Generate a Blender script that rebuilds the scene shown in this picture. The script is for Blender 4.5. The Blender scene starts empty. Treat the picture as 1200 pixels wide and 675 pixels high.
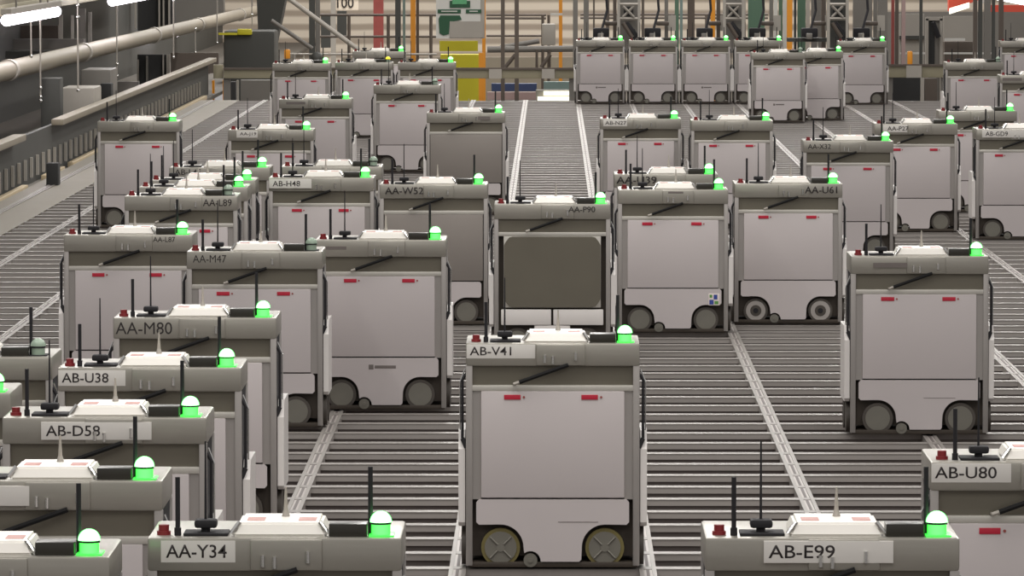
import bpy, bmesh, math, random
from mathutils import Vector, Matrix
random.seed(7)
COL = bpy.context.scene.collection
PI = math.pi
# ------------------------------------------------------------------ camera
F = 6726.0            # focal length in pixels of the 1200x675 frame
H = 2.416             # eye height above the rails
PITCH = math.atan(427.5/F)
YAW = math.atan(46/F)
cam_d = bpy.data.cameras.new('camera'); cam = bpy.data.objects.new('camera', cam_d); COL.objects.link(cam)
cam.location = (0, 0, H); cam.rotation_euler = (PI/2-PITCH, 0, YAW)
cam_d.sensor_width = 36; cam_d.lens = F*36/1200; cam_d.clip_start = .5; cam_d.clip_end = 500
bpy.context.scene.camera = cam
FW = Vector((-math.sin(YAW)*math.cos(PITCH), math.cos(YAW)*math.cos(PITCH), -math.sin(PITCH)))
RT = Vector((math.cos(YAW), math.sin(YAW), 0)); UP = RT.cross(FW)
def ray(px, py): return FW*F + RT*(px-600) + UP*(337.5-py)
def P(px, py, Y):
    r = ray(px, py); return Vector((0, 0, H)) + r*(Y/r.y)
def PZ(px, py, z):
    r = ray(px, py); return Vector((0, 0, H)) + r*((z-H)/r.z)

# ------------------------------------------------------------------ materials
def lin(c):
    c /= 255.0
    return c/12.92 if c <= .04045 else ((c+.055)/1.055)**2.4
def rgb(r, g, b): return (lin(r), lin(g), lin(b), 1)
def mat(name, col, rough=.5, metal=0.0, noise=0.0, scale=8, stretch=None, bump=0, emis=None, estr=0, alpha=None):
    m = bpy.data.materials.new(name); m.use_nodes = True
    nt = m.node_tree; b = nt.nodes['Principled BSDF']
    b.inputs['Roughness'].default_value = rough; b.inputs['Metallic'].default_value = metal
    b.inputs['Base Color'].default_value = col
    tc = nt.nodes.new('ShaderNodeTexCoord'); mp = nt.nodes.new('ShaderNodeMapping')
    nt.links.new(tc.outputs['Object'], mp.inputs['Vector'])
    if stretch: mp.inputs['Scale'].default_value = stretch
    nz = nt.nodes.new('ShaderNodeTexNoise'); nz.inputs['Scale'].default_value = scale; nz.inputs['Detail'].default_value = 4
    nt.links.new(mp.outputs['Vector'], nz.inputs['Vector'])
    if noise:
        mx = nt.nodes.new('ShaderNodeMix'); mx.data_type = 'RGBA'
        mx.inputs['A'].default_value = tuple(c*(1-noise) for c in col[:3])+(1,)
        mx.inputs['B'].default_value = tuple(min(1, c*(1+noise)) for c in col[:3])+(1,)
        nt.links.new(nz.outputs['Fac'], mx.inputs['Factor']); nt.links.new(mx.outputs['Result'], b.inputs['Base Color'])
    if bump:
        bp = nt.nodes.new('ShaderNodeBump'); bp.inputs['Strength'].default_value = bump; bp.inputs['Distance'].default_value = .01
        nt.links.new(nz.outputs['Fac'], bp.inputs['Height']); nt.links.new(bp.outputs['Normal'], b.inputs['Normal'])
    if emis:
        b.inputs['Emission Color'].default_value = emis; b.inputs['Emission Strength'].default_value = estr
    return m
M = dict(
 white=mat('white_panel', rgb(194, 186, 185), .45, 0, .03, 3),
 skirt=mat('skirt_white', rgb(222, 217, 213), .4, 0, .03, 5),
 steel=mat('brushed_steel', rgb(160, 156, 147), .33, .55, .07, 6, (1, 1, 6), .04),
 greysteel=mat('grey_bay_steel', rgb(140, 133, 127), .45, .25, .06, 4),
 bandsteel=mat('recess_steel', rgb(114, 109, 97), .4, .5, .08, 5),
 alu=mat('aluminium_post', rgb(162, 157, 153), .4, .45, .05, 8),
 ledge=mat('ledge_steel', rgb(196, 192, 184), .35, .4, .04, 6),
 black=mat('black_plastic', rgb(26, 24, 28), .75, 0, .05, 8),
 bar=mat('black_bar', rgb(12, 11, 12), .9),
 blackshine=mat('black_panel', rgb(46, 44, 38), .3, 0, .05, 8),
 chassis=mat('dark_chassis', rgb(66, 58, 50), .6, .2, .1, 8),
 tyre=mat('olive_tyre', rgb(112, 102, 58), .6, 0, .1, 20),
 tyregrey=mat('grey_tyre', rgb(74, 68, 62), .6, 0, .1, 20),
 hub=mat('wheel_hub_steel', rgb(124, 121, 112), .42, .35, .15, 10),
 tray=mat('white_tray', rgb(238, 234, 226), .35, 0, .03, 8, None, .2),
 chrome=mat('chrome', rgb(225, 225, 222), .15, .9),
 red=mat('red_plastic', rgb(128, 34, 38), .4, 0, .05),
 redlabel=mat('red_sticker', rgb(186, 30, 56), .5, 0, .04, 30),
 labelwhite=mat('sticker_white', rgb(226, 214, 208), .5, 0, .03, 20),
 sticker=mat('id_sticker', rgb(214, 210, 204), .5, 0, .02, 10),
 ink=mat('black_ink', rgb(40, 34, 34), .6, 0, .05),
 inkgrey=mat('faded_ink', rgb(112, 104, 100), .6, 0, .1),
 blue=mat('blue_print', rgb(48, 70, 150), .5, 0, .05),
 greenp=mat('green_print', rgb(90, 150, 70), .5, 0, .05),
 seam=mat('dark_seam', rgb(98, 90, 88), .6),
 rail=mat('aluminium_rail', rgb(172, 166, 161), .4, .3, .05, 3, (1, 1, 1), .02),
 raillip=mat('aluminium_rail_lip', rgb(142, 137, 132), .42, .35, .04, 3),
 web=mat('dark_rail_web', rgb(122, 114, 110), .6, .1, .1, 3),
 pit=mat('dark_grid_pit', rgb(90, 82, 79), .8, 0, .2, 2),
 dome=mat('green_beacon_dome', rgb(60, 220, 90), .3, emis=(.62, 3.0, .74, 1), estr=1.0),
 lens=mat('green_beacon_lens', rgb(20, 200, 30), .3, emis=(.06, 2.2, .09, 1), estr=1.0),
 basespill=mat('beacon_base_spill', rgb(80, 220, 90), .3, emis=(.05, .9, .07, 1), estr=1.0),  # emission paints the lens light spilling onto the base plate
 domeoff=mat('unlit_beacon_dome', rgb(150, 168, 150), .25),
 domeyel=mat('yellow_beacon', rgb(230, 220, 40), .3, emis=(1.2, 1.0, .05, 1), estr=1.0),
 lamp=mat('lamp_tube', rgb(255, 255, 255), .4, emis=(1.0, .93, 1.0, 1), estr=9.0),
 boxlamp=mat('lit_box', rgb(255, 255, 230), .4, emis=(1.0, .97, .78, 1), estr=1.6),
 cream=mat('cream_steel', rgb(146, 137, 121), .5, 0, .08, 2),
 olive=mat('olive_beam', rgb(150, 143, 120), .55, 0, .1, 2),
 kerb=mat('yellowish_kerb', rgb(186, 168, 136), .6, 0, .15, 1.2),
 dark=mat('dark_grey_steel', rgb(70, 70, 66), .6, .1, .15, 1),
 darker=mat('near_black_steel', rgb(42, 42, 42), .7, 0, .2, 1),
 mid=mat('mid_grey_steel', rgb(118, 114, 108), .5, .2, .1, 2),
 light=mat('light_grey_steel', rgb(170, 164, 155), .5, .2, .08, 2),
 brown=mat('brown_steel', rgb(92, 82, 74), .55, .1, .1, 2),
 orange=mat('orange_paint', rgb(228, 150, 40), .5, 0, .08, 2),
 redp=mat('red_paint', rgb(150, 72, 66), .6, 0, .2, 8),
 redbright=mat('bright_red_paint', rgb(226, 84, 60), .5, 0, .1, 3),
 yellow=mat('yellow_paint', rgb(206, 196, 40), .5, 0, .08, 2),
 greenpost=mat('green_paint', rgb(84, 112, 92), .5, .1, .1, 2),
 teal=mat('teal_paint', rgb(120, 140, 136), .5, .1, .1, 2),
 navy=mat('navy_crate', rgb(50, 66, 104), .5, 0, .1, 2),
 pink=mat('dusty_pink_board', rgb(176, 150, 146), .6, 0, .1, 2),
 board=mat('white_board', rgb(214, 212, 206), .5, 0, .02, 2),
 boardgreen=mat('board_green', rgb(36, 84, 56), .5, 0, .1, 20),
 boardmint=mat('board_mint', rgb(96, 170, 120), .5, 0, .1, 20),
 edgeplate=mat('edge_plate', rgb(114, 107, 94), .55, .1, .1, 1.5),
 aislefloor=mat('aisle_floor', rgb(96, 90, 82), .7, 0, .15, 1),
)
def glow(m, core, rim):
    nt = m.node_tree; b = nt.nodes['Principled BSDF']; lw = nt.nodes.new('ShaderNodeLayerWeight'); lw.inputs['Blend'].default_value = .35
    mx = nt.nodes.new('ShaderNodeMix'); mx.data_type = 'RGBA'; mx.inputs['A'].default_value = core; mx.inputs['B'].default_value = rim
    nt.links.new(lw.outputs['Facing'], mx.inputs['Factor']); nt.links.new(mx.outputs['Result'], b.inputs['Emission Color'])
glow(M['dome'], (1.9, 6.5, 2.1, 1), (.04, 1.7, .07, 1)); glow(M['lens'], (.25, 3.2, .3, 1), (.01, 1.3, .02, 1))
# back wall: cream cladding with horizontal ribs
def wall_mat():
    m = bpy.data.materials.new('ribbed_cladding'); m.use_nodes = True
    nt = m.node_tree; b = nt.nodes['Principled BSDF']; b.inputs['Roughness'].default_value = .6
    tc = nt.nodes.new('ShaderNodeTexCoord'); wv = nt.nodes.new('ShaderNodeTexWave'); wv.bands_direction = 'Z'
    wv.inputs['Scale'].default_value = 1.1; wv.inputs['Distortion'].default_value = .3; wv.inputs['Detail'].default_value = 1
    rp = nt.nodes.new('ShaderNodeValToRGB'); e = rp.color_ramp.elements
    e[0].color = rgb(186, 170, 152); e[0].position = .15; e[1].color = rgb(244, 230, 210); e[1].position = .7
    nt.links.new(tc.outputs['Object'], wv.inputs['Vector']); nt.links.new(wv.outputs['Fac'], rp.inputs['Fac'])
    nt.links.new(rp.outputs['Color'], b.inputs['Base Color'])
    return m
M['wall'] = wall_mat()

# ------------------------------------------------------------------ mesh helpers
class MB:
    def __init__(s): s.bm = bmesh.new()
    def box(s, x0, x1, y0, y1, z0, z1, bev=0):
        b = bmesh.new(); bmesh.ops.create_cube(b, size=1)
        bmesh.ops.scale(b, vec=(x1-x0, y1-y0, z1-z0), verts=b.verts)
        bmesh.ops.translate(b, vec=((x0+x1)/2, (y0+y1)/2, (z0+z1)/2), verts=b.verts)
        if bev: bmesh.ops.bevel(b, geom=b.edges[:], offset=bev, segments=2, affect='EDGES', profile=.6)
        s._add(b); return s
    def fbox(s, x0, x1, y0, y1, z0, z1):      # fast box
        v = [s.bm.verts.new((x, y, z)) for x in (x0, x1) for y in (y0, y1) for z in (z0, z1)]
        for f in ((0,1,3,2),(4,6,7,5),(0,4,5,1),(2,3,7,6),(0,2,6,4),(1,5,7,3)): s.bm.faces.new([v[i] for i in f])
        return s
    def _add(s, b):
        mm = {}
        for v in b.verts: mm[v] = s.bm.verts.new(v.co)
        for f in b.faces:
            try: s.bm.faces.new([mm[v] for v in f.verts])
            except ValueError: pass
        b.free()
    def tube(s, a, c, r, r2=None, n=10):
        a = Vector(a); c = Vector(c); d = c-a
        b = bmesh.new(); bmesh.ops.create_cone(b, cap_ends=True, segments=n, radius1=r, radius2=r if r2 is None else r2, depth=d.length)
        q = Vector((0,0,1)).rotation_difference(d.normalized()).to_matrix().to_4x4()
        bmesh.ops.transform(b, matrix=Matrix.Translation((a+c)/2) @ q, verts=b.verts)
        s._add(b); return s
    def ball(s, c, r, hz=1.0, half=False, n=14):
        b = bmesh.new(); bmesh.ops.create_uvsphere(b, u_segments=n, v_segments=n, radius=r)
        if half: bmesh.ops.bisect_plane(b, geom=b.verts[:]+b.edges[:]+b.faces[:], plane_co=(0,0,0), plane_no=(0,0,-1), clear_outer=True)
        if half:
            ed = [e for e in b.edges if e.is_boundary]
            if ed: bmesh.ops.contextual_create(b, geom=ed)
        bmesh.ops.scale(b, vec=(1,1,hz), verts=b.verts); bmesh.ops.translate(b, vec=c, verts=b.verts)
        s._add(b); return s
    def prism(s, pts, y0, y1, axis='y'):      # polygon in x,z extruded along y (or y,z along x)
        def V(p, t): return (p[0], t, p[1]) if axis == 'y' else (t, p[0], p[1])
        a = [s.bm.verts.new(V(p, y0)) for p in pts]; c = [s.bm.verts.new(V(p, y1)) for p in pts]
        s.bm.faces.new(a); s.bm.faces.new(c[::-1]); n = len(pts)
        for i in range(n): s.bm.faces.new((a[i], c[i], c[(i+1)%n], a[(i+1)%n]))
        return s
    def mesh(s, name, smooth=True):
        bmesh.ops.recalc_face_normals(s.bm, faces=s.bm.faces)
        me = bpy.data.meshes.new(name); s.bm.to_mesh(me); s.bm.free()
        if smooth:
            for p in me.polygons: p.use_smooth = True
            me.set_sharp_from_angle(angle=math.radians(35))
        return me
    def build(s, name, m, parent=None, smooth=True):
        me = s.mesh(name, smooth); me.materials.append(m)
        o = bpy.data.objects.new(name, me); COL.objects.link(o)
        if parent: o.parent = parent
        return o
def tag(o, label=None, cat=None, group=None, kind=None):
    if label: o['label'] = label
    if cat: o['category'] = cat
    if group: o['group'] = group
    if kind: o['kind'] = kind
    return o
def empty(name, loc=(0,0,0), label=None, cat=None, group=None):
    o = bpy.data.objects.new(name, None); COL.objects.link(o); o.location = loc; o.empty_display_size = .1
    return tag(o, label, cat, group)
def text(name, s, x, z, y, w, h, m, parent, sp=1.0):
    """lettering standing in the x,z plane facing -y; x = left edge, z = bottom, scaled to w by h"""
    c = bpy.data.curves.new(name, 'FONT'); c.body = s; c.size = 1; c.extrude = .0; c.resolution_u = 3; c.offset = 0.0 if 'M' in s else 0.006
    t = bpy.data.objects.new('tmp', c); COL.objects.link(t)
    me = bpy.data.meshes.new_from_object(t.evaluated_get(bpy.context.evaluated_depsgraph_get()))
    bpy.data.objects.remove(t)
    xs = [v.co.x for v in me.vertices]; ys = [v.co.y for v in me.vertices]
    x0, x1, y0, y1 = min(xs), max(xs), min(ys), max(ys)
    for v in me.vertices: v.co = Vector((x+(v.co.x-x0)/(x1-x0)*w, y, z+(v.co.y-y0)/(y1-y0)*h))
    me.materials.clear(); me.materials.append(m)
    bm = bmesh.new(); bm.from_mesh(me)
    r = bmesh.ops.extrude_face_region(bm, geom=bm.faces[:])
    bmesh.ops.translate(bm, vec=(0, -.0006, 0), verts=[e for e in r['geom'] if isinstance(e, bmesh.types.BMVert)])
    bmesh.ops.recalc_face_normals(bm, faces=bm.faces); bm.to_mesh(me); bm.free()
    o = bpy.data.objects.new(name, me); COL.objects.link(o); o.parent = parent
    return o
def arc(cx, cz, r, a0, a1, n=10):
    return [(cx+r*math.cos(math.radians(a0+(a1-a0)*i/n)), cz+r*math.sin(math.radians(a0+(a1-a0)*i/n))) for i in range(n+1)]

# ------------------------------------------------------------------ the robot: mesh data once, shared by all copies
YF = -.22; YB = .22; TOP = .849
meshes = {}
def reg(key, mb, m, smooth=True):
    me = mb.mesh(key, smooth); me.materials.append(m); meshes[key] = me; return me
reg('head', MB().box(-.325, .325, YF, .2, .762, TOP, .009), M['steel'])
reg('recess', MB().box(-.306, .306, -.195, .18, .685, .765), M['bandsteel'])
reg('ledge', MB().box(-.302, .302, -.215, .19, .668, .69, .003), M['ledge'])
reg('post', MB().box(-.0125, .0125, -.0125, .0125, .012, .765, .003), M['alu'])
reg('inner_frame', MB().box(-.016, .016, -.208, -.19, .262, .67), M['alu'])
reg('upper', MB().box(-.268, .268, YF+.002, -.195, .268, .668, .004), M['white'])
reg('upper_grey', MB().box(-.296, .296, YF+.004, -.195, .268, .668, .004), M['greysteel'])
low = [(-.286, .25), (-.286, .177), (-.276, .167)] + arc(-.195, .082, .086, 90, 0) + arc(-.083, .030, .038, 128, -2, 8) + [(-.042, .028), (.099, .028), (.107, .036)] + arc(.195, .082, .086, 180, 90)[0:] + [(.276, .167), (.286, .177), (.286, .25), (.276, .262), (-.276, .262)]
low2 = []
for p in low:
    if not low2 or (abs(p[0]-low2[-1][0])+abs(p[1]-low2[-1][1])) > .0012: low2.append(p)
reg('lower', MB().prism(low2, YF, -.2), M['white'])
reg('lower_halves', MB().box(-.286, -.006, YF, -.2, .17, .258, .006).box(.006, .286, YF, -.2, .17, .258, .006).box(-.10, .10, YF+.003, -.2, .028, .168, .004), M['skirt'])
disc = [(max(-.27, min(.27, .315*math.cos(a))), .468+max(-.198, min(.198, .30*math.sin(a)))) for a in [2*PI*i/72 for i in range(72)]]
d2 = []
for p in disc:
    if not d2 or abs(p[0]-d2[-1][0])+abs(p[1]-d2[-1][1]) > 1e-4: d2.append(p)
reg('disc', MB().prism(d2, YF-.002, YF+.006), M['bandsteel'])
reg('upper_light', MB().box(-.272, .272, YF+.004, -.195, .268, .668, .004), M['ledge'])
reg('chassis', MB().box(-.305, .305, -.165, .175, .045, .70).box(-.30, .30, .175, .2, .2, .70), M['chassis'])
reg('base', MB().box(-.318, .318, -.212, .2, .006, .026, .003), M['chassis'])
def wheel_m(r, w, key, m):
    reg(key, MB().tube((0, -w/2, 0), (0, w/2, 0), r, n=28), m)
wheel_m(.073, .03, 'wheel', M['tyregrey']); wheel_m(.073, .03, 'wheel_olive', M['tyre'])
hb = MB().tube((0, -.019, 0), (0, -.01, 0), .06, n=24).tube((0, -.023, 0), (0, -.018, 0), .016, n=12)
for k in range(4):
    a = PI/4+k*PI/2; hb.tube((.016*math.cos(a), -.0215, .016*math.sin(a)), (.055*math.cos(a), -.0215, .055*math.sin(a)), .004, n=6)
reg('hub', hb, M['hub'])
hb = MB().tube((0, -.0165, 0), (0, -.01, 0), .058, n=24)
reg('cap', MB().tube((0, -.022, 0), (0, -.016, 0), .016, n=14), M['black']); reg('hublight', MB().tube((0, -.0175, 0), (0, -.0155, 0), .059, n=24), M['rail']); reg('hubring', MB().tube((0, -.0195, 0), (0, -.0165, 0), .034, n=20), M['tyregrey'])
reg('hub_plain', hb, M['hub'])
reg('guide', MB().tube((0, -.012, 0), (0, .012, 0), .026, n=18).tube((0, -.018, 0), (0, -.011, 0), .009, n=10), M['hub'])
# side skirt: profile in y,z extruded along x
reg('skirt_r', MB().prism([(-.205, .175), (-.19, .16), (.17, .16), (.185, .175), (.185, .50), (.17, .515), (-.14, .515), (-.205, .45)], .328, .353, 'x'), M['skirt'])
reg('skirt_l', MB().prism([(-.205, .175), (-.19, .16), (.17, .16), (.185, .175), (.185, .50), (.17, .515), (-.14, .515), (-.205, .45)], -.353, -.328, 'x'), M['skirt'])
def slot(sx):
    b = MB().box(min(sx*.306, sx*.318), max(sx*.306, sx*.318), -.19, .18, .17, .76)
    b.tube((sx*.338, -.2, .71), (sx*.338, -.2, .49), .0055, n=8).tube((sx*.338, -.2, .71), (sx*.322, -.2, .735), .0055, n=8)
    b.tube((sx*.338, -.2, .49), (sx*.322, -.205, .455), .009, n=8)
    return b
reg('slot_r', slot(1), M['black']); reg('slot_l', slot(-1), M['black'])
def rod(sx):
    b = MB().tube((sx*.347, -.19, .52), (sx*.347, -.19, .70), .003, n=6).tube((sx*.347, -.19, .70), (sx*.328, -.19, .75), .003, n=6)
    return b
reg('rod_r', rod(1), M['chrome']); reg('rod_l', rod(-1), M['chrome'])
reg('side_wheel', MB().tube((-.012, 0, 0), (.012, 0, 0), .073, n=24), M['tyregrey'])
reg('latch', MB().tube((-.125, -.236, .703), (.058, -.232, .768), .0085, n=6), M['bar'])
reg('latch_tip', MB().tube((-.146, -.236, .696), (-.125, -.236, .703), .0065, n=8).tube((-.146, -.236, .696), (-.146, -.19, .696), .004, n=6), M['light'])
reg('sensor', MB().prism([(-.06, -.22), (-.055, -.229), (.115, -.229), (.12, -.22), (.12, -.21), (-.06, -.21)], 0, 1) if False else MB().box(-.062, .122, -.2295, -.21, .765, .845, .006), M['steel'])
reg('latchpin', MB().tube((0, -.232, .775), (0, -.232, .805), .006, n=10), M['chrome'])
T = TOP
reg('button', MB().tube((-.287, -.15, T), (-.287, -.15, T+.01), .018, n=16).tube((-.287, -.15, T+.01), (-.287, -.15, T+.026), .0135, n=16), M['red'])
reg('stub', MB().tube((-.25, -.17, T), (-.25, -.17, T+.15), .0062, n=8).tube((-.25, -.17, T), (-.25, -.17, T+.02), .009, n=8), M['black'])
reg('knobplate', MB().box(-.235, -.12, -.19, -.09, T, T+.008, .003), M['black'])
reg('knob', MB().box(-.208, -.15, -.17, -.12, T+.018, T+.04, .008).tube((-.18, -.145, T), (-.18, -.145, T+.02), .012, n=10), M['black'])
reg('whip', MB().tube((-.18, -.145, T+.03), (-.18, -.145, T+.24), .0036, .0022, n=8), M['black'])
tr = MB()
b = bmesh.new(); bmesh.ops.create_cube(b, size=1)
for v in b.verts:
    top = v.co.z > 0
    v.co = Vector(((.012+ (.105 if top else .122)*(1 if v.co.x > 0 else -1)), (.06 if v.co.y > 0 else (-.195 if not top else -.175)), T+(.034 if top else 0)))
bmesh.ops.bevel(b, geom=b.edges[:], offset=.006, segments=2, affect='EDGES'); tr._add(b)
reg('tray', tr, M['tray'])
reg('traymark', MB().box(-.0225, .0225, -.13, -.05, T+.0335, T+.0352), mat('faded_red_print', rgb(190, 140, 132), .5, 0, .1, 30))
reg('clip_l', MB().tube((-.112, -.185, T+.006), (-.09, -.18, T+.036), .0065, n=8), M['chrome'])
reg('clip_r', MB().tube((.136, -.185, T+.006), (.114, -.18, T+.036), .0065, n=8), M['chrome'])
reg('finial', MB().tube((.02, -.02, T+.03), (.02, -.02, T+.05), .012, .007, n=10).tube((.02, -.02, T+.05), (.02, -.02, T+.11), .006, .0025, n=8), M['light'])
reg('controlbox', MB().box(.138, .236, -.2, -.12, T, T+.033, .003), M['blackshine'])
reg('rod_antenna', MB().tube((.243, -.15, T), (.243, -.15, T+.175), .0062, n=8), M['black'])
reg('beaconbase', MB().box(.238, .305, -.195, -.1, T, T+.004, .001).tube((.27, -.165, T+.029), (.27, -.165, T+.036), .027, n=18), M['black'])
reg('beaconbase_lit', MB().box(.240, .305, -.205, -.11, T, T+.004, .001), M['basespill']); reg('ring', MB().tube((.27, -.165, T+.029), (.27, -.165, T+.036), .027, n=18), M['black'])  # base plate glows to imitate light from the lens above it
reg('lens', MB().tube((.27, -.165, T+.003), (.27, -.165, T+.030), .0245, n=20), M['lens'])
reg('lens_off', MB().tube((.27, -.165, T+.003), (.27, -.165, T+.030), .0245, n=20), M['domeoff'])
for k, m in (('dome', M['dome']), ('dome_off', M['domeoff']), ('dome_yellow', M['domeyel'])):
    reg(k, MB().ball((.27, -.165, T+.035), .0285, 1.0, True, 18), m)
reg('warn', MB().box(-.030, .032, YF-.0012, YF+.004, .637, .655, .0005), M['redlabel'])
reg('warnmark', MB().box(-.024, -.018, YF-.0018, YF, .643, .649).box(-.013, .026, YF-.0018, YF, .6445, .6475), M['labelwhite'])
reg('warndot', MB().tube((.044, YF-.0012, .646), (.044, YF+.004, .646), .0045, n=8), M['redp'])
reg('mark', MB().box(-.06, -.036, YF-.001, YF+.001, .205, .229, .0004).box(-.03, .075, YF-.001, YF+.001, .210, .225, .0004), M['inkgrey'])
reg('scrape', MB().box(.02, .17, YF-.0008, YF+.001, .176, .1785), M['inkgrey'])
reg('rear', MB().box(-.30, .30, .19, .212, .05, .75, .004), M['white'])

def part(key, name, parent, loc=(0,0,0), label=None):
    o = bpy.data.objects.new(name, meshes[key]); COL.objects.link(o); o.parent = parent; o.location = loc
    if label: o['label'] = label
    return o
GROUP = 'picking robots driving on the rail grid'
def robot(cx, ytop, label, ident=None, front='white', light='green', olive=False, snap=True, far=False, extra=None):
    """cx, ytop: middle and height in the frame of the front top edge, turned into a place on the grid"""
    p = PZ(cx, ytop, TOP+.002)
    X = p.x
    k = round((X-.006)/.712)
    if snap and p.y < 50 and abs(X-.006-k*.712) < .05: X = .006+k*.712
    r = empty('warehouse_robot', (X, p.y-YF, .002), label, 'robot', GROUP)
    part('base', 'base_plate', r); part('chassis', 'chassis', r)
    for sx in (-1, 1):
        for sy in (-.204, .185): part('post', 'corner_post', r, (sx*.3125, sy, 0))
    part('slot_l', 'side_rail', r); part('slot_r', 'side_rail', r)
    part('skirt_l', 'side_skirt', r); part('skirt_r', 'side_skirt', r)
    part('rod_l', 'guard_rod', r); part('rod_r', 'guard_rod', r)
    hd = part('head', 'head_cover', r)
    part('recess', 'recess_panel', r); part('ledge', 'ledge', r); part('rear', 'rear_panel', r)
    if front == 'white':
        part('inner_frame', 'panel_frame', r, (-.284, 0, 0)); part('inner_frame', 'panel_frame', r, (.284, 0, 0))
        up = part('upper', 'upper_panel', r, label='white upper panel with two red stickers')
        lo = part('lower', 'lower_panel', r, label='white lower panel cut out around the wheels')
        for dx in (-.152, .137):
            w = part('warn', 'warning_sticker', up, (dx, 0, 0), 'small red sticker')
            part('warndot', 'red_dot', up, (dx, 0, 0)).parent = up
        if extra == 'mark': part('mark', 'printed_mark', lo, (0, 0, 0))
        if extra == 'scrape': part('scrape', 'scrape_mark', lo)
    elif front == 'grey':
        part('upper_grey', 'upper_panel', r, label='plain grey steel upper panel')
        part('lower', 'lower_panel', r)
    else:
        up = part('upper_light', 'upper_panel', r)
        part('disc', 'round_plate', up, label='large round grey plate')
        part('lower_halves', 'lower_panel', r, label='white lower panel in two halves')
    for i, (x, y, rz) in enumerate(((-.195, -.188, 0), (.195, -.188, 0), (-.195, .183, PI), (.195, .183, PI))):
        w = part('wheel_olive' if olive else 'wheel', 'wheel', r, (x, y, .08)); w.rotation_euler.z = rz
        part('hub' if olive else 'hub_plain', 'wheel_hub', w)
        if extra == 'rings' and i < 2: part('hublight', 'hub_face', w); part('hubring', 'hub_ring', w); part('cap', 'axle_cap', w)
    for sx in (-1, 1):
        for sy in (-.11, .11): part('side_wheel', 'side_wheel', r, (sx*.33, sy, .08))
    part('guide', 'guide_wheel', r, (-.083, -.205, .033))
    lt = part('latch', 'latch_bar', r, label='slanted black bar'); part('latch_tip', 'bar_tip', lt)
    sc = part('sensor', 'sensor_cover', r); [part('latchpin', 'chrome_pin', sc, (dx, 0, dz)) for dx, dz in ((-.03, 0), (0, -.004), (.085, .01))]
    part('button', 'stop_button', r, label='small red button'); part('stub', 'stub_antenna', r)
    kp = part('knobplate', 'antenna_plate', r); part('knob', 'antenna_mount', kp); part('whip', 'whip_antenna', r)
    ty = part('tray', 'top_tray', r, label='raised white tray'); part('traymark', 'tray_print', ty, (-.052, 0, 0)); part('traymark', 'tray_print', ty, (.08, 0, 0)); part('clip_l', 'tray_clip', ty); part('clip_r', 'tray_clip', ty)
    part('finial', 'short_finial', r); part('controlbox', 'control_box', r, label='flat black box'); part('rod_antenna', 'rod_antenna', r)
    bc = part('beaconbase_lit' if light == 'green' else 'beaconbase', 'beacon', r, label={'green': 'glowing green beacon', 'yellow': 'glowing yellow beacon', 'off': 'unlit beacon'}[light])
    if light == 'green': part('ring', 'beacon_ring', bc)
    part('lens' if light == 'green' else 'lens_off', 'beacon_lens', bc)
    part({'green': 'dome', 'yellow': 'dome_yellow', 'off': 'dome_off'}[light], 'beacon_dome', bc)
    if ident:
        s, x, w, h, st, z = ident            # text, left x, width, height, sticker (x0,x1) or None, bottom z
        par = hd
        y = YF
        if x+w > -.062 and x < .122: y = -.2295
        if st:
            y0 = -.2295 if (st[1] > -.062 and st[0] < .122) else YF
            y = y0-.0012
            par = MB().box(st[0], st[1], y0-.0012, YF+.004, z-.012, min(z+h+.01, .843), .0004).build('id_plate', M['sticker'], r)
            par['label'] = 'white identity plate reading '+s if s else 'white identity plate'
        if s and s != '-':
            text('id_lettering', s, x, z, y-.0002, w, h, M['ink'], par)
        elif s == '-':
            MB().box(x, x+w, y-.0008, y, z, z+h).build('faded_lettering', M['inkgrey'], par)
    return r

R = robot
# front row
R(322, 630, 'steel robot at bottom left reading AA-Y34, cut off by the lower edge', ('AA-Y34', -.277, .155, .034, (-.29, -.10), .797), olive=True)
R(-24, 652, 'robot head in the bottom left corner, only its black box and beacon end in view', olive=True)
R(983, 630, 'steel robot at bottom right reading AB-E99, cut off by the lower edge', ('AB-E99', -.163, .169, .034, (-.175, .155), .797), olive=True)
R(1231, 541, 'robot at the right edge reading AB-U80, beside the AB-E99 robot', ('AB-U80', -.312, .18, .034, (-.322, -.09), .80))
R(52, 563, 'robot directly in front of the AB-D58 robot, blank white plate at its left', ('', 0, 0, .034, (-.322, -.05), .79))
R(125, 489, 'robot at left reading AB-D58 in front of the AB-U38 robot', ('AB-D58', -.185, .172, .034, (-.2, .15), .79))
R(177, 430.5, 'robot at left reading AB-U38, white plate and crinkled reflections', ('AB-U38', -.31, .165, .034, (-.322, -.085), .795))
R(229, 372, 'robot at left with large lettering AA-M80', ('AA-M80', -.315, .225, .048, None, .782))
R(-39, 418, 'robot at the left edge with an unlit beacon, only its right end in view', light='off')
R(-84, 460, 'robot at the left edge with a lit beacon, beside the AB-U38 robot')
R(302, 294.5, 'robot with white front reading AA-M47 behind the AA-M80 robot', ('AA-M47', -.295, .16, .036, None, .795), light='off')
R(149, 275, 'robot with dim front reading AA-L87 at far left, left of the AA-M47 robot', ('AA-L87', .125, .112, .026, None, .812))
R(446, 281, 'robot mid-stride between lanes with two big wheels showing, right of the AA-M47 robot', ('-', -.30, .13, .016, None, .80), snap=False, extra='mark')
R(649, 402, 'large white-fronted robot in the centre foreground reading AB-V41', ('AB-V41', -.31, .155, .032, (-.322, -.066), .803), olive=True, extra='scrape')
R(648, 239, 'robot with a large round grey plate reading AA-P90, behind the AB-V41 robot', ('AA-P90', .09, .15, .032, None, .803), front='disc')
R(507, 216, 'robot with plain grey front reading AA-W52', ('AA-W52', -.292, .23, .042, None, .79), front='grey')
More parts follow.
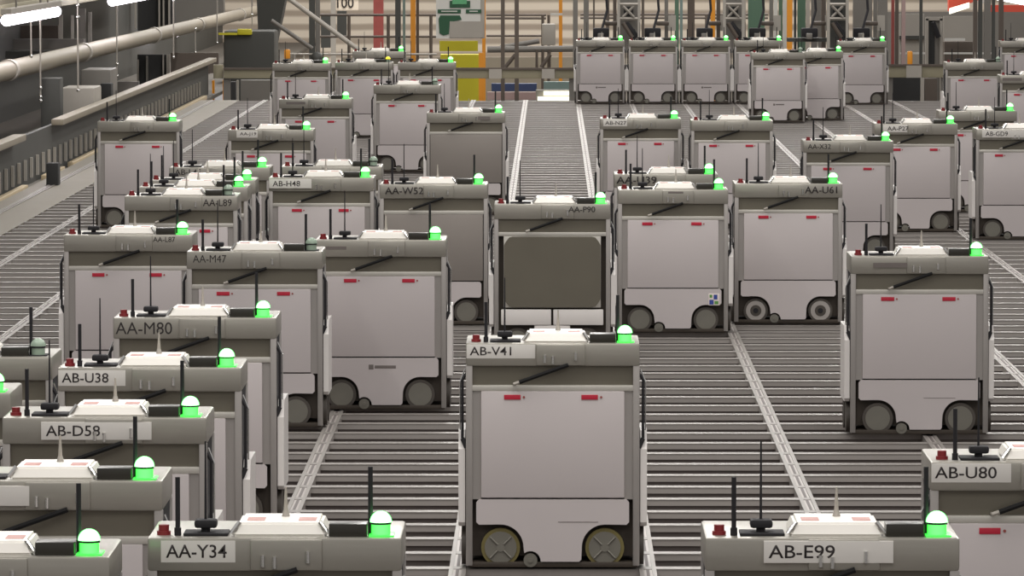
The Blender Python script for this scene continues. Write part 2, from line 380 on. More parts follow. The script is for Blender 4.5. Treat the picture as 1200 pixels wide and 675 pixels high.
b15 = R(787, 222, 'white-fronted robot with a coloured square sticker low on its right, left of the AA-U61 robot', ('-', -.03, .09, .012, None, .825))
R(779, 204, 'robot head reading AA-U39 just behind the robot with the coloured sticker', ('AA-U39', -.31, .25, .045, None, .79))
R(925, 215, 'white-fronted robot reading AA-U61 with round spoked wheels', ('AA-U61', .098, .195, .042, None, .79), extra='rings')
R(1078, 300, 'large white-fronted robot at right standing between rails above the AB-U80 robot', ('-', -.22, .16, .022, None, .795), snap=False, extra='scrape')
R(995, 165, 'robot reading AA-X32 behind and right of the AA-U61 robot', ('AA-X32', -.292, .165, .036, None, .79))
R(1069, 145, 'robot with white plate reading AA-P27, right of the AA-X32 robot', ('AA-P27', -.225, .165, .034, (-.26, -.07), .795))
R(1197, 151, 'robot at the right edge with white plate reading AB-GD9', ('AB-GD9', -.255, .17, .034, (-.28, .06), .795))
R(1142, 130, 'robot between the AA-P27 and AB-GD9 robots, its beacon lit')
R(1142, 73, 'far robot at right with unlit beacon, right of the dark opening under the olive beam', light='off')
R(1201, 48, 'farthest robot at the right edge, highest in the picture on that side', light='off')
R(1209, 88, 'robot at the right edge with faint lettering, below the farthest one there', ('-', -.30, .2, .03, None, .79), light='off')
# far row under the hoists
R(703.5, 47.2, 'robot at the left end of the far row under the hoists', extra='mark')
R(765.4, 47.2, 'second robot from the left in the far row under the hoists')
R(827.3, 47.2, 'third robot from the left in the far row under the hoists', extra='mark')
R(889.2, 47.2, 'fourth robot of the far row, mostly hidden behind the dim robot')
R(1010.5, 48, 'robot at the right end of the far row, beside the dark opening')
R(912, 61.5, 'dim robot with unlit beacon standing in front of the far row', light='off', snap=False, extra='mark')
R(957, 60, 'robot with lit beacon close to the right of the dim one before the far row', snap=False)
# left field
R(162, 142, 'robot alone at far left beside the aisle barrier', None)
R(212, 229.5, 'front robot of the left stack of four, reading AA-L89', ('AA-L89', .127, .165, .04, None, .79), light='off')
R(225, 219, 'second robot in the left stack of four, just behind AA-L89')
R(238, 211, 'third robot in the left stack of four, right behind the second')
R(260, 196, 'rearmost robot of the left stack of four, reading AB-L45', ('AB-L45', -.29, .17, .036, None, .80))
R(318, 152, 'robot with white plate reading AA-J19', ('AA-J19', -.235, .125, .03, (-.26, -.10), .80))
R(377, 208, 'robot with white plate reading AB-H48', ('AB-H48', -.30, .17, .034, (-.322, -.06), .795))
R(390, 195, 'robot head just behind the AB-H48 robot', light='off')
R(369.5, 116, 'robot behind the AA-J19 robot, faded lettering at its left', ('-', -.26, .17, .024, None, .80))
R(353, 74, 'left robot of the far left trio near the diagonal pipes')
R(426.5, 73, 'robot of the far left trio with a yellow beacon', light='yellow')
R(444, 60, 'robot head behind the yellow-beacon robot, green beacon above its end')
R(500, 73, 'right robot of the far left trio, beside the yellow panel')
R(477, 99.5, 'robot with unlit beacon and dark wheel arches left of the plain grey robot', light='off', olive=False)
R(546, 132, 'robot with plain grey front, faint lettering at its upper right', ('-', .10, .10, .028, None, .79), front='grey')
R(746, 139, 'robot with spotty white lettering AB-N27 in front of the far row', ('AB-N27', -.285, .17, .03, (-.30, -.11), .80))
R(858, 141, 'robot moving sideways beside the AB-N27 robot, long glints on its top', snap=False)
# the coloured sticker
for x0, z0, m, nm in ((.20, .155, 'labelwhite', 'sticker_square'),):
    st = MB().box(.21, .275, YF-.002, YF+.003, .165, .235, .0005).build('sticker_square', M['labelwhite'], b15)
    MB().box(.215, .24, YF-.003, YF-.001, .17, .198).box(.24, .262, YF-.003, YF-.001, .20, .228).build('blue_print', M['blue'], st)
    MB().box(.245, .268, YF-.003, YF-.001, .172, .19).box(.216, .232, YF-.003, YF-.001, .21, .228).build('green_print', M['greenp'], st)

# ------------------------------------------------------------------ the grid
PX, PY, Y0, Y1, XL, XR = .712, .520, 12.0, 78.6, -4.27, 8.19
yb = 27.17
g = MB()
k0 = int(math.floor((Y0-yb)/PY)); k1 = int(math.floor((Y1-yb)/PY))
for k in range(k0, k1+1):
    y = yb+k*PY
    g.fbox(XL, XR, y-.040, y+.040, -.027, -.0035)
gx = [.006+(i+.5)*PX for i in range(-7, 12)]
for x in gx:
    g.fbox(x-.03, x+.03, Y0, Y1, -.05, -.002)
fl = g.build('floor', M['rail'], smooth=False); tag(fl, kind='structure')
g = MB()
for k in range(k0, k1+1):
    y = yb+k*PY
    g.fbox(XL, XR, y-.043, y+.043, -.0035, .0)
for x in gx:
    for s in (-1, 1): g.fbox(x+s*.024-.008, x+s*.024+.008, Y0, Y1, -.002, .002)
lp = g.build('rail_lips', M['raillip'], fl, smooth=False)
g = MB()
for x in gx: g.fbox(x-.006, x+.006, Y0, Y1, -.0022, -.0012)
g.build('rail_grooves', M['seam'], fl, smooth=False)
g = MB()
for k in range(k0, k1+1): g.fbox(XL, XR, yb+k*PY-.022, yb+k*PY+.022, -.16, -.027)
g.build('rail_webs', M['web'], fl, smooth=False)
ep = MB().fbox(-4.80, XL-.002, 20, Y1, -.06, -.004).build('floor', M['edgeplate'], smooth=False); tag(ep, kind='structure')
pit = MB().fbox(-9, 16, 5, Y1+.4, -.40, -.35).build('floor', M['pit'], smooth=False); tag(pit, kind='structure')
# aisle floor to the left, and hall floor beyond the grid
af = MB().fbox(-14, -4.81, 5, 125, -.08, -.03).build('floor', M['aislefloor'], smooth=False); tag(af, kind='structure')
hf = MB().fbox(-4.81, 20, Y1+.4, 125, -.9, -.85).build('floor', M['aislefloor'], smooth=False); tag(hf, kind='structure')
wb = MB().fbox(-14, 22, 118, 118.3, -1, 9).build('wall_back', M['wall'], smooth=False); tag(wb, kind='structure')
wl = MB().fbox(-6.9, -6.75, 30, 118, -1, 9).build('wall_left', M['dark'], smooth=False); tag(wl, kind='structure')

# ==== background ====
def bg(name, m, px0, px1, py0, py1, Y, d=.12, label=None, cat=None, group=None, parent=None, z0=None, bev=0):
    a = P(px0, py0, Y); c = P(px1, py1, Y)
    lo = c.z if z0 is None else z0
    mb = MB()
    if bev: mb.box(a.x, c.x, Y, Y+d, lo, a.z, bev)
    else: mb.fbox(a.x, c.x, Y, Y+d, lo, a.z)
    o = mb.build(name, M[m], parent, smooth=bool(bev))
    if label: tag(o, label, cat, group)
    return o
def holder(name, label, cat, group=None, loc=(0, 0, 0)): return empty(name, loc, label, cat, group)
def bar(name, m, a, b, r, parent=None, label=None, cat=None, group=None, n=10):
    o = MB().tube(a, b, r, n=n).build(name, M[m], parent)
    if label: tag(o, label, cat, group)
    return o
FLZ = -.85
# --- far crossbeams at the end of the grid
for (x0, x1, y0, y1, pl, lab) in ((262, 676, 80, 92, ((573, 588), (635, 650)), 'long olive crossbeam closing the far end of the grid, left of the far row'),
                                  (1038, 1112, 76, 91, ((1062, 1080),), 'short olive crossbeam above the dark opening at right')):
    h = holder('crossbeam', lab, 'beam')
    a = P(x0, y0, 82); c = P(x1, y1, 82)
    MB().box(a.x, c.x, 82, 82.25, c.z, a.z, .01).build('beam', M['olive'], h)
    MB().box(a.x, c.x, 81.97, 82.0, a.z-.02, a.z+.01).build('top_flange', M['brown'], h)
    for p0, p1 in pl:
        q0 = P(p0, y0+1, 81.95); q1 = P(p1, y1, 81.95)
        MB().box(q0.x, q1.x, 81.93, 82, q1.z, q0.z).build('joint_plate', M['light'], h)
    for px in (x0+4, x1-5):
        q = P(px, y1, 82.1); MB().box(q.x-.05, q.x+.05, 82.05, 82.15, FLZ, q.z).build('beam_leg', M['mid'], h)
# --- things seen under and behind the crossbeam
bg('opening_shade_block', 'darker', 1042, 1078, 88, 117, 84, .5, 'dark block standing in for the shade in the opening under the short crossbeam', 'cabinet', z0=FLZ)  # near-black block paints the darkness of the opening
bg('steel_post', 'light', 1079, 1083, 88, 117, 83.5, .08, 'pale post beside the dark opening under the short crossbeam', 'post', z0=FLZ)
bg('storage_crate', 'brown', 1084, 1098, 92, 118, 84, .3, 'brown crate in the right opening beside the pale post', 'crate', z0=FLZ)
bg('storage_crate', 'navy', 576, 629, 98, 107, 86, .3, 'navy blue crate lying under the long crossbeam', 'crate')
bg('storage_crate', 'teal', 637, 669, 96, 106, 86, .3, 'pale blue-grey crate under the crossbeam above the lit box', 'crate')
bg('pallet_board', 'pink', 571, 628, 108, 117, 85.5, .2, 'dusty pink board under the navy crate', 'board')
bg('crate_stand', 'mid', 574, 672, 118.6, 122, 85, 1.6, 'grey stand carrying the crates below the crossbeam', 'stand', z0=FLZ)
lb = holder('light_box', 'bright yellow-white lit box at the far end of the grid', 'light')
bg('light_panel', 'boxlamp', 630, 673, 113.5, 118, 84, .1, parent=lb); bg('light_panel', 'boxlamp', 637, 671, 107, 112, 84, .1, parent=lb)
bg('box_shell', 'mid', 628, 675, 105.5, 119, 84.11, .3, parent=lb, z0=FLZ)
bg('notice_panel', 'yellow', 515, 560, 48, 60, 87, .08, 'yellow panel mounted under the white board with green print', 'panel')
bg('yellow_cabinet', 'yellow', 516, 562, 64, 104, 88, .5, 'yellow cabinet standing behind the long crossbeam', 'cabinet', z0=FLZ)
bg('orange_post', 'orange', 561, 567, 62, 118, 86, .1, 'orange post right of the yellow cabinet', 'post', z0=FLZ)
bg('orange_post', 'orange', 565, 569, -30, 62, 90, .08, 'thin orange post at the right edge of the white board', 'post', z0=FLZ)
bg('orange_post', 'orange', 481, 487, -30, 72, 88, .1, 'tall orange post left of the white board', 'post', z0=FLZ)
bg('brown_post', 'brown', 487.5, 491, -30, 72, 88.4, .1, 'brown post against the tall orange post', 'post', z0=FLZ)
bg('orange_post', 'orange', 655, 659, -30, 50, 90, .08, 'orange post behind the grey junction box', 'post', z0=FLZ)
bg('steel_post', 'dark', 463, 469.5, -30, 62, 86, .15, 'dark grey post left of the tall orange post', 'post', z0=FLZ)
bg('steel_post', 'teal', 472, 475, -30, 62, 89, .08, 'thin blue-grey post between dark and orange posts', 'post', z0=FLZ)
bg('red_column', 'redp', 437.5, 449, -30, 58, 95, .3, 'weathered red column in front of the cladding', 'column', z0=FLZ)
bg('steel_post', 'brown', 587, 591.5, -30, 118, 83, .1, 'left one of the two tall dark posts right of the white board', 'post', z0=FLZ)
bg('steel_post', 'brown', 603, 608, -30, 118, 83, .1, 'right one of the two tall dark posts right of the white board', 'post', z0=FLZ)
bg('steel_post', 'mid', 671.5, 677, -30, 118, 82.4, .12, 'tall grey post at the left end of the far robot row', 'post', z0=FLZ)
c = holder('steel_column', 'dark grey double column where the diagonal pipes meet', 'column')
bg('column_shaft', 'dark', 362, 369, -30, 76, 84, .15, parent=c, z0=FLZ); bg('column_shaft', 'mid', 369.5, 375, -30, 76, 84.1, .1, parent=c, z0=FLZ)
MB().ball(P(371, 68, 83.7), .09).build('column_knob', M['dark'], c)
bar('diagonal_pipe', 'light', P(338, -2, 83), P(421, 59, 83), .036, None, 'upper diagonal grey pipe crossing the dark double column', 'pipe')
bar('diagonal_pipe', 'mid', P(318, 24, 83.3), P(366, 57, 83.3), .032, None, 'lower diagonal grey pipe left of the dark double column', 'pipe')
bg('wall_cabinet', 'dark', 395, 406, 13, 42, 100, .2, 'dark panel on the wall under the number 100', 'panel')
bg('wall_cabinet', 'dark', 376, 387, 16, 56, 99, .2, 'dark panel between the double column and the cream post', 'panel')
bg('cream_post', 'light', 387.5, 393.5, -30, 72, 98, .1, 'pale post left of the number 100', 'post', z0=FLZ)
sg = holder('number_sign', 'cream sign with the number 100 high on the far wall', 'sign')
bg('sign_plate', 'wall', 391, 420, -14, 12, 99, .04, parent=sg)
a = P(395, 9.3, 98.98); b = P(414.5, -3.5, 98.98); text('sign_number', '100', a.x, a.z, 98.98, b.x-a.x, b.z-a.z, M['ink'], sg)
# white board with green print
wbd = holder('white_board', 'white board with dark green print hanging above the yellow panel', 'sign')
bg('board_sheet', 'board', 511, 563, -12, 45, 86, .03, parent=wbd)
bg('board_edge', 'light', 563, 568, -12, 45, 86.01, .03, parent=wbd)
bg('print_block', 'boardgreen', 527, 551, 1, 9, 85.985, .01, parent=wbd)
bg('print_block', 'boardmint', 530, 547, -1, 5, 85.975, .01, parent=wbd)
bg('print_bar', 'boardgreen', 513, 540, 11, 15.5, 85.985, .01, parent=wbd); bg('print_bar', 'boardgreen', 546, 564, 11, 15.5, 85.985, .01, parent=wbd)
for x0, x1 in ((517, 536), (550, 560)): bg('print_line', 'board', x0, x1, 12.6, 13.8, 85.98, .004, parent=wbd)
q = [P(x, y, 85.985) for x, y in ((514, 22), (516, 18), (539, 18), (541, 23), (527, 26), (526, 40), (520, 41.5), (515, 39))]
MB().prism([(v.x, v.z) for v in q][::-1], 85.985, 85.999).build('green_shape', M['boardgreen'], wbd)
bg('grey_shape', 'light', 527, 566, 25, 44, 85.98, .015, parent=wbd)
# rails across the cladding
def railing(label, px0, px1, ys, Y, m='brown', r=.014, posts=()):
    h = holder('guard_rail', label, 'railing')
    for y in ys: bar('rail_bar', m, P(px0, y, Y), P(px1, y, Y), r, h, n=8)
    for px in posts:
        a = P(px, ys[0], Y); MB().tube((a.x, Y, a.z), (a.x, Y, FLZ), r*1.3, n=8).build('rail_post', M[m], h)
railing('brown railing across the far wall left of the white board', 372, 512, (17.5, 43), 92, 'brown', .02, (409, 455, 505))
railing('brown railing between the white board and the grey junction box', 570, 640, (17.5, 21.5, 42), 92, 'brown', .018, (636, 643))
railing('pale thin railing low behind the far left robots', 335, 512, (63.5,), 84, 'light', .014, (345, 440))
railing('brown railing above the hoists of the far row', 680, 900, (17, 21), 96, 'brown', .02, (712, 828))
h = holder('conduit_run', 'grey conduit with a sagging top running over the crossbeam', 'conduit')
bar('conduit', 'mid', P(571, 58, 85), P(676, 57, 85), .05, h); bar('conduit', 'mid', P(586, 56, 85.1), P(632, 48, 85.1), .04, h)
for px0, px1 in ((592, 604), (692-58, 645)): bar('brace', 'brown', P(px0, 79, 84.8), P(px1, 64, 84.8), .03, h)
for px in (629, 636, 644): bar('hanger', 'brown', P(px, 58, 84.9), P(px, 80, 84.9), .02, h)
bg('junction_box', 'light', 635, 651, 28, 53, 88, .2, 'grey junction box on the railing right of the tall dark posts', 'box', bev=.02)
bg('white_rail_lamp', 'board', 645, 659, 15.5, 18, 89, .04, 'small white bar above the grey junction box', 'bar')
bg('signal_lamp', 'orange', 333, 340, 58, 69, 83, .08, 'small orange lamp on the pale railing left of the double column', 'lamp', bev=.02)
bg('low_wall_board', 'cream', 400, 676, 67, 80, 93, .1, 'cream board low on the far wall behind the crossbeam', 'board', z0=-.5)
# --- hoists over the far row
hx = (704.5, 765, 826, 888, 949, 1010)
hl = ('hoist over the left end robot of the far row', 'hoist over the second robot of the far row', 'hoist over the third robot of the far row',
      'hoist over the fourth robot of the far row', 'hoist over the gap behind the dim robot', 'hoist over the right end robot of the far row')
for i, x in enumerate(hx):
    h = holder('hoist', 'black boxed '+hl[i], 'hoist', 'hoists over the far row')
    bg('hoist_box', 'black', x-9.5, x+9.5, 33, 44, 80.5, .3, parent=h, bev=.02)
    bg('hoist_foot', 'mid', x-4, x+3, 39, 46, 80.35, .1, parent=h, bev=.01)
    bg('hoist_shelf', 'dark', x-26, x+28, 44.5, 49, 80.7, .3, parent=h)
    bg('hoist_arm', 'brown', x+4, x+19, 25, 30, 80.9, .12, parent=h, bev=.02)
    bg('hoist_column', 'mid' if i % 2 else 'brown', x+14, x+18, -30, 46, 81.2, .12, parent=h, z0=FLZ)
    bg('hoist_plate', 'light', x+18, x+27, 18, 36, 81.1, .05, parent=h)
    bar('hoist_cable', 'black', P(x+1, 34, 80.6), P(x+7, 12, 80.8), .02, h, n=6)
    bar('hoist_cable', 'black', P(x+7, 12, 80.8), P(x+5, -20, 80.9), .02, h, n=6)
for i, (x, w, m) in enumerate(((737, 12, 'mid'), (860, 11, 'mid'), (982, 11, 'dark'))):
    h = holder('lift_tower', ('lattice lift tower between first and second hoist', 'lattice lift tower between third and fourth hoist', 'dark lattice lift tower between fifth and sixth hoist')[i], 'tower', 'lattice lift towers over the far row')
    for s in (-1, 1):
        bg('tower_leg', 'light', x+s*w-1.5, x+s*w+1.5, -30, 48, 80.2, .1, parent=h, z0=.6)
    bg('tower_back', m, x-w, x+w, -30, 46, 80.6, .08, parent=h, z0=.6)
    bg('tower_window', 'darker', x-6, x+5, 8, 19, 80.5, .06, parent=h)
    bar('lattice_brace', 'light', P(x-7, 20, 80.4), P(x+6, 7, 80.4), .02, h, n=6); bar('lattice_brace', 'light', P(x-7, 7, 80.38), P(x+6, 20, 80.38), .02, h, n=6)
    bar('lattice_bar', 'light', P(x-w, 5, 80.4), P(x+w, 5, 80.4), .025, h, n=6); bar('lattice_bar', 'light', P(x-w, 22, 80.4), P(x+w, 22, 80.4), .025, h, n=6)
    bar('tower_hose', 'black', P(x-4, 27, 80.3), P(x+9, 44, 80.3), .045, h, n=8); bar('tower_hose', 'brown', P(x-7, 27, 80.25), P(x+4, 44, 80.25), .03, h, n=8)
posts = [(684, 690, 'mid', 'grey post'), (695, 697, 'brown', 'thin brown post'), (711, 714, 'brown', 'slim brown post'), (752, 755, 'brown', 'slim dark brown post'), (779, 781.5, 'redp', 'thin rust red post'),
 (791, 795.5, 'greenpost', 'green post'), (797, 800, 'teal', 'thin blue-grey post'), (806, 814, 'brown', 'wide brown post'), (833, 838, 'orange', 'orange-brown post'),
 (870, 874, 'light', 'pale post'), (877, 896, 'greenpost', 'wide green panel'), (902, 904, 'brown', 'thin brown post'), (907, 911, 'board', 'white ribbed post'), (913, 917, 'greenpost', 'narrow green post'),
 (918, 922, 'board', 'white post beside the orange one'), (922.5, 928.5, 'orange', 'bright orange post'), (931, 933, 'darker', 'black thin post'), (935, 944, 'greenpost', 'green panel'),
 (945, 949, 'light', 'pale slim post'), (951, 968, 'mid', 'wide grey panel'), (971, 975, 'brown', 'brown slim post'), (1000, 1022, 'mid', 'broad grey panel'), (1024, 1027, 'brown', 'brown thin post'), (1029, 1040, 'mid', 'grey panel')]
spots = ['beside the tall grey post', 'left of the first hoist', 'above the first hoist', 'left of the second hoist', 'right of the second hoist', 'between second and third hoist',
 'right beside the green post', 'left of the third hoist', 'right of the third hoist', 'right of the second lift tower', 'above the fourth hoist', 'right of the wide green panel',
 'right of the fourth hoist', 'between the two white posts', 'at the middle right', 'between fourth and fifth hoist', 'right of the orange post', 'left of the fifth hoist',
 'beside the narrow green panel', 'above the fifth hoist', 'left of the dark lift tower', 'above the sixth hoist', 'right of the broad grey panel', 'at the right end of the far row']
for i, ((x0, x1, m, nm), sp) in enumerate(zip(posts, spots)):
    bg('wide_panel' if 'panel' in nm else 'upright_post', m, x0, x1, -30, 48, 83+(i*7 % 5)*.5, .12, nm+' '+sp, 'panel' if 'panel' in nm else 'post', z0=FLZ)
# --- right upper corner
bg('partition', 'light', 1054, 1083, 16, 41, 88, .1, 'grey partition left of the dark framed opening at upper right', 'partition', z0=-.6)
bg('partition', 'light', 1106, 1140, 19, 42, 88, .1, 'grey partition right of the dark framed opening at upper right', 'partition', z0=-.6)
bg('ledge_strip', 'dark', 1054, 1083, 42, 46, 87.9, .1, 'dark strip under the left grey partition at upper right', 'strip')
bg('brown_cabinet', 'brown', 1107, 1142, 49, 63, 87, .4, 'brown cabinet under the right grey panel at upper right', 'cabinet', z0=-.6)
h = holder('door_frame', 'tall steel frame around a dark opening at upper right', 'frame')
bg('frame_post', 'light', 1085, 1088, 22, 72, 86, .1, parent=h, z0=-.6); bg('frame_post', 'light', 1101.5, 1104.5, 22, 72, 86, .1, parent=h, z0=-.6)
bg('frame_head', 'light', 1085, 1104.5, 20, 24, 86, .1, parent=h); bg('opening_shade_fill', 'darker', 1088, 1095.5, 24, 72, 86.05, .05, parent=h, z0=-.6); bg('frame_infill', 'mid', 1095.5, 1101.5, 24, 72, 86.05, .05, parent=h, z0=-.6)  # near-black sheet paints the dark inside of the frame
bar('hose', 'black', P(1093, 26, 85.9), P(1100, 44, 85.9), .04, h)
bg('white_strip', 'board', 1107, 1131, 45, 48, 86.8, .04, 'white strip under the right grey panel', 'strip')
bg('white_rail', 'board', 1055, 1084, 61.5, 63.5, 85.5, .04, 'white rail left of the dark framed opening', 'rail')
bg('white_rail', 'board', 1106, 1164, 61.5, 63.5, 85.5, .04, 'white rail right of the dark framed opening', 'rail')
bg('floor_marker', 'orange', 1063.5, 1069.5, 60, 75.6, 82.1, .08, 'small orange marker standing on the short crossbeam', 'marker', bev=.02)
for (x0, x1, m, nm) in ((1045, 1048, 'redp', 'dull red post at the left of the grey panels'), (1049.5, 1053, 'brown', 'brown post beside the dull red post'), (1057, 1061, 'pink', 'pinkish post standing before the left grey panel'), (1141, 1145, 'brown', 'brown post right of the right grey panel'),
   (1147, 1151, 'dark', 'dark narrow post right of the brown one'), (1154, 1161, 'mid', 'grey wide post at far right'), (1163, 1166, 'dark', 'thin dark post at far right'), (1171, 1176, 'brown', 'brown post nearest the right edge'), (1078, 1081, 'dark', 'dark post crossing the left grey panel')):
    bg('upright_post', m, x0, x1, -30, 60, 84.5, .1, nm, 'post', z0=-.6)
bg('grey_backdrop', 'mid', 1040, 1230, 14, 70, 100, .2, 'grey partition across the upper right background', 'partition', z0=-.6)
def slab(name, m, pts, Y, d, label, cat):
    q = [P(x, y, Y) for x, y in pts]; o = MB().prism([(v.x, v.z) for v in q][::-1], Y, Y+d).build(name, M[m], smooth=False); return tag(o, label, cat)
aw = slab('awning', 'redbright', ((1112, 13), (1158, -4), (1158, -20), (1112, -20)), 92, .3, 'bright red slanting roof edge at upper right', 'roof')
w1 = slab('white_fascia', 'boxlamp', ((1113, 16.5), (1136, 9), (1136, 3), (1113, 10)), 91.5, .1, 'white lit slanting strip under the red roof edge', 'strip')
w2 = slab('white_fascia', 'board', ((1146, 5.5), (1160, 2), (1160, -2), (1146, 1)), 91.5, .1, 'short white slanting strip right of the lit one', 'strip')
slab('red_beam', 'redbright', ((1160, 14), (1230, 14), (1230, 6), (1160, 6)), 91, .2, 'red beam along the top right corner', 'beam')
for o in (w1, w2):
    o.parent = aw
    for k in ('label', 'category'): del o[k]
bar('strip_lamp', 'lamp', P(1168, -4, 88), P(1225, 7, 88), .05, None, 'glaring white strip lamp in the top right corner', 'lamp')
# --- left side: barrier, pipe, duct, lamps
h = holder('grid_barrier', 'long aisle barrier with pale studs and a cream top beam along the left edge', 'barrier')
XB = -4.78
for (y0, y1) in ((38, 52.6), (54.6, 56.6), (57.6, 61.5), (62.2, 80)): MB().box(XB-.08, XB-.02, y0, y1, -.04, .02, .006).build('kerb', M['kerb'], h)
MB().box(XB-.16, XB-.12, 38, 82, -.04, .44).build('back_plate', M['dark'], h)
for y0, y1 in ((38, 52.2), (56.2, 82)): MB().box(XB-.12, XB, y0, y1, .44, .50, .01).build('top_beam', M['cream'], h)
y = 45.0
while y < 80:
    MB().box(XB-.115, XB-.09, y, y+.05, .03, .22).build('stud', M['light'], h); y += .63
bg('barrier_end', 'olive', 250, 261, 76, 92, 82.1, .2, 'olive end piece joining barrier and crossbeam', 'beam')
MB().box(-4.67, -4.56, 53.0, 53.25, -.04, .20, .01).build('control_pillar', M['darker']); o = bpy.context.scene.objects['control_pillar']; tag(o, 'small dark pillar standing at the barrier kerb at far left', 'pillar')
h = holder('support_pier', 'pale grey pier behind the barrier with a darker recess', 'pier')
MB().box(-5.31, -4.94, 62, 63, -.05, .64, .02).build('pier_block', M['light'], h); MB().box(-5.33, -4.99, 65, 66, -.05, .76, .02).build('pier_block', M['mid'], h)
MB().box(-5.06, -4.94, 64.4, 64.7, .3, .62, .01).build('recess', M['darker'], h)
o = MB().box(-5.33, -5.13, 59.9, 60.3, -.05, .80, .01).build('dark_column', M['dark']); tag(o, 'dark column in front of the pale pier at far left', 'column')
# pipe
h = holder('overhead_pipe', 'thick pale pipe running along the left aisle', 'pipe')
a = P(-10, 87, 56.5); b = P(313, 9.5, 111); d = (b-a)
MB().tube(a-d*.3, b, .098, n=20).build('pipe_body', M['cream'], h)
for t in (.03, .2, .42, .6, .82): MB().tube(a+d*t, a+d*t+d.normalized()*.25, .112, n=20).build('pipe_joint', M['light'], h)
for t in (.1, .3, .5, .7, .9):
    c = a+d*t; MB().tube(c, c+Vector((0, 0, 2.4)), .012, n=6).build('pipe_hanger', M['mid'], h)
h = holder('cable_duct', 'cream duct above the lamps in the top left corner', 'duct')
MB().box(-6.35, -5.75, 50, 88, 1.44, 1.56, .01).build('duct_tray', M['olive'], h); MB().box(-6.35, -5.78, 50, 88, 1.56, 2.1, .01).build('duct_side', M['cream'], h)
for lab, y0, y1 in (('nearer glowing strip lamp at top left', 54.8, 60.3), ('farther glowing strip lamp at top left', 68, 74.3)):
    h = holder('strip_lamp', lab, 'lamp')
    MB().tube((-5.2, y0, 1.49), (-5.2, y1, 1.49), .055, n=14).build('lamp_tube', M['lamp'], h)
    MB().box(-5.25, -5.15, y0-.05, y1+.05, 1.545, 1.60).build('lamp_housing', M['light'], h)
    for yy in (y0+1, y1-1): MB().tube((-5.2, yy, 1.6), (-5.2, yy, 3.5), .01, n=6).build('lamp_wire', M['mid'], h)
l3 = holder('strip_lamp', 'tiny distant strip lamp below the pipe', 'lamp')
MB().tube(P(207, 41, 95), P(219, 37.5, 98), .03, n=8).build('lamp_tube', M['lamp'], l3); MB().tube(P(207, 38.5, 95), P(219, 35, 98), .02, n=8).build('lamp_housing', M['dark'], l3)
for px, y0, y1, Y, bobs, sp in ((47, 24, 118, 58, (103, 113.5, 118), 'leftmost, hanging from the nearer lamp'), (36, 26, 66, 59, (66,), 'faint one beside the leftmost'), (91, -20, 106, 59.5, (6, 20, 106), 'second, passing the dark column'), (136.5, 6, 89, 67.5, (75, 89), 'hanging from the farther lamp'),
      (203, -20, 67, 74, (1, 67), 'right of the farther lamp'), (228.5, 33, 61, 80, (34, 61), 'short, below the pipe'), (254, -20, 50, 84, (50,), 'hanging right of the short one'), (295, 0, 32, 88, (17,), 'rightmost, beside the dark machine')):
    h = holder('hanging_cord', 'thin pale cord with small bobs, '+sp, 'cord')
    MB().tube(P(px, y0, Y), P(px+.5, y1, Y), .009, n=6).build('cord', M['light'], h)
    for b_ in bobs: MB().ball(P(px+.5, b_, Y-.01), .018, n=8).build('bob', M['chrome'], h)
# machinery and frames along the left wall
bg('wall_beam', 'mid', -20, 98, 46, 58, 72, .3, 'grey horizontal beam crossing behind the left lamps', 'beam')
bg('gap_shade_slab', 'dark', -20, 60, 60, 70, 71, .5, 'dark slab standing in for the shaded gap under the grey horizontal beam', 'gap')  # dark slab added as painted shade for the gap below the beam
bg('grey_cabinet', 'mid', 131, 162, 96, 150, 75, .3, 'mid grey cabinet behind the pier right of its dark recess', 'cabinet', z0=-.05)
bg('brown_box', 'brown', 0, 68, 30, 45, 73, .3, 'brown box under the nearer strip lamp', 'box')
h = holder('window_frame', 'dark opening with pale uprights below the pipe', 'frame')
bg('opening_shade_fill', 'darker', 161, 195, 64, 101, 85, .2, parent=h); bg('frame_upright', 'light', 160.5, 162.5, 70, 104, 84.9, .1, parent=h); bg('frame_upright', 'mid', 171, 173.5, 66, 102, 84.9, .1, parent=h)  # near-black fill is painted shade for the opening
bg('frame_upright', 'light', 190.5, 192, 64, 102, 84.9, .1, parent=h); bg('frame_upright', 'light', 195, 199, 64, 102, 84.9, .1, parent=h)
h = holder('window_frame', 'dark opening with pale uprights above the pipe', 'frame')
bg('opening_shade_fill', 'darker', 161, 205, -30, 36, 92, .2, parent=h)  # the opening's darkness is painted with a near-black fill
for x in (157.5, 185.5, 190.5, 197): bg('frame_upright', 'light', x, x+2, -30, 34, 91.9, .1, parent=h)
for i, (x0, x1, y0, y1, m, sp) in enumerate(((69, 73, 17, 46, 'light', 'right of the nearer lamp'), (83, 86, 18, 52, 'light', 'left of the second cord'), (93, 100, 10, 44, 'mid', 'behind the second cord'), (103, 107, 14, 44, 'mid', 'right of the second cord'))):
    bg('upright_bracket', m, x0, x1, y0, 58, 72.3, .1, 'short pale upright bracket '+sp, 'bracket')
dm = bg('dark_machine', 'dark', 262, 322, 36, 78, 88, 1.2, 'large dark machine behind the left barrier end', 'machine', z0=FLZ, bev=.05)
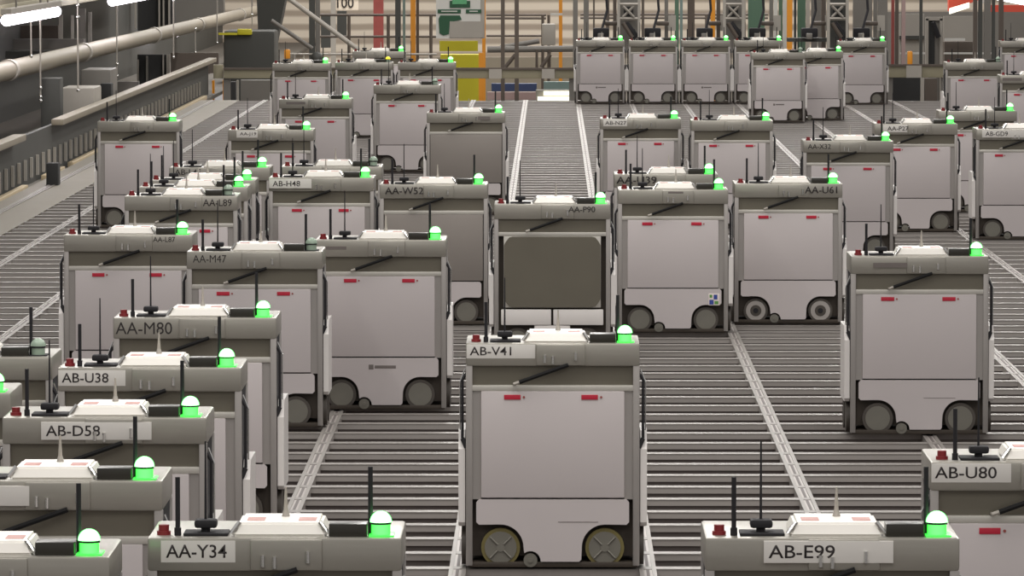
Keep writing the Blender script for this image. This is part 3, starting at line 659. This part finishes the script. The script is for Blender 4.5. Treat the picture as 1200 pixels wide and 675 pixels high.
slab('dark_machine', 'dark', ((300, -20), (338, -20), (330, 20), (318, 74), (304, 74)), 89.5, .8, 'sloping dark machine left of the diagonal pipes', 'machine')
bg('yellow_cover', 'yellow', 278, 295, 34, 41, 87.9, .1, bev=.02, parent=dm)
bg('yellow_bar', 'yellow', 256, 278, 38.5, 41, 87.9, .08, parent=dm)
bg('grey_machine', 'mid', 205, 262, -20, 30, 103, .5, 'grey casing above the pipe at left', 'casing')
bg('brown_screen', 'brown', 200, 256, 62, 86, 84, .1, 'brown screen behind the barrier top beam', 'screen')
for i, (x, m) in enumerate(((248.5, 'orange'), (261, 'orange'), (277, 'light'))):
    bg('short_post', m, x, x+2.6, 94, 118, 82.6, .1, ('left orange', 'right orange', 'pale')[i]+' short post under the left end of the crossbeam', 'post', z0=FLZ)
bg('opening_shade_block', 'darker', 264, 276, 96, 118, 83.5, .3, 'dark block standing in for the shade between the short posts at left', 'cabinet', z0=FLZ)  # near-black block paints the shade between the posts
bg('grey_cabinet', 'mid', 282, 318, 94, 118, 84, .3, 'grey cabinet under the crossbeam at left', 'cabinet', z0=FLZ)
# ==== end background ====

# ------------------------------------------------------------------ light
def area(name, loc, sx, sy, power, col=(1, .97, .93), rot=(0, 0, 0)):
    l = bpy.data.lights.new(name, 'AREA'); l.shape = 'RECTANGLE'; l.size = sx; l.size_y = sy; l.energy = power; l.color = col
    o = bpy.data.objects.new(name, l); COL.objects.link(o); o.location = loc; o.rotation_euler = rot
    return o
for i, y in enumerate((6, 18, 30, 42, 54, 66, 78, 92, 106)):
    for x in (-4.2, 0, 4.2):
        area('ceiling_lamp', (x, y, 7.5), .4, 8, 260 if y < 90 else 520)
w = bpy.data.worlds.new('hall_ambient'); bpy.context.scene.world = w; w.use_nodes = True
w.node_tree.nodes['Background'].inputs[0].default_value = (.90, .87, .86, 1); w.node_tree.nodes['Background'].inputs[1].default_value = .47
sc = bpy.context.scene
sc.view_settings.view_transform = 'Standard'; sc.view_settings.look = 'None'; sc.view_settings.gamma = 1
sc.view_settings.use_curve_mapping = False; sc.view_settings.exposure = -0.08
sc.cycles.max_bounces = 6
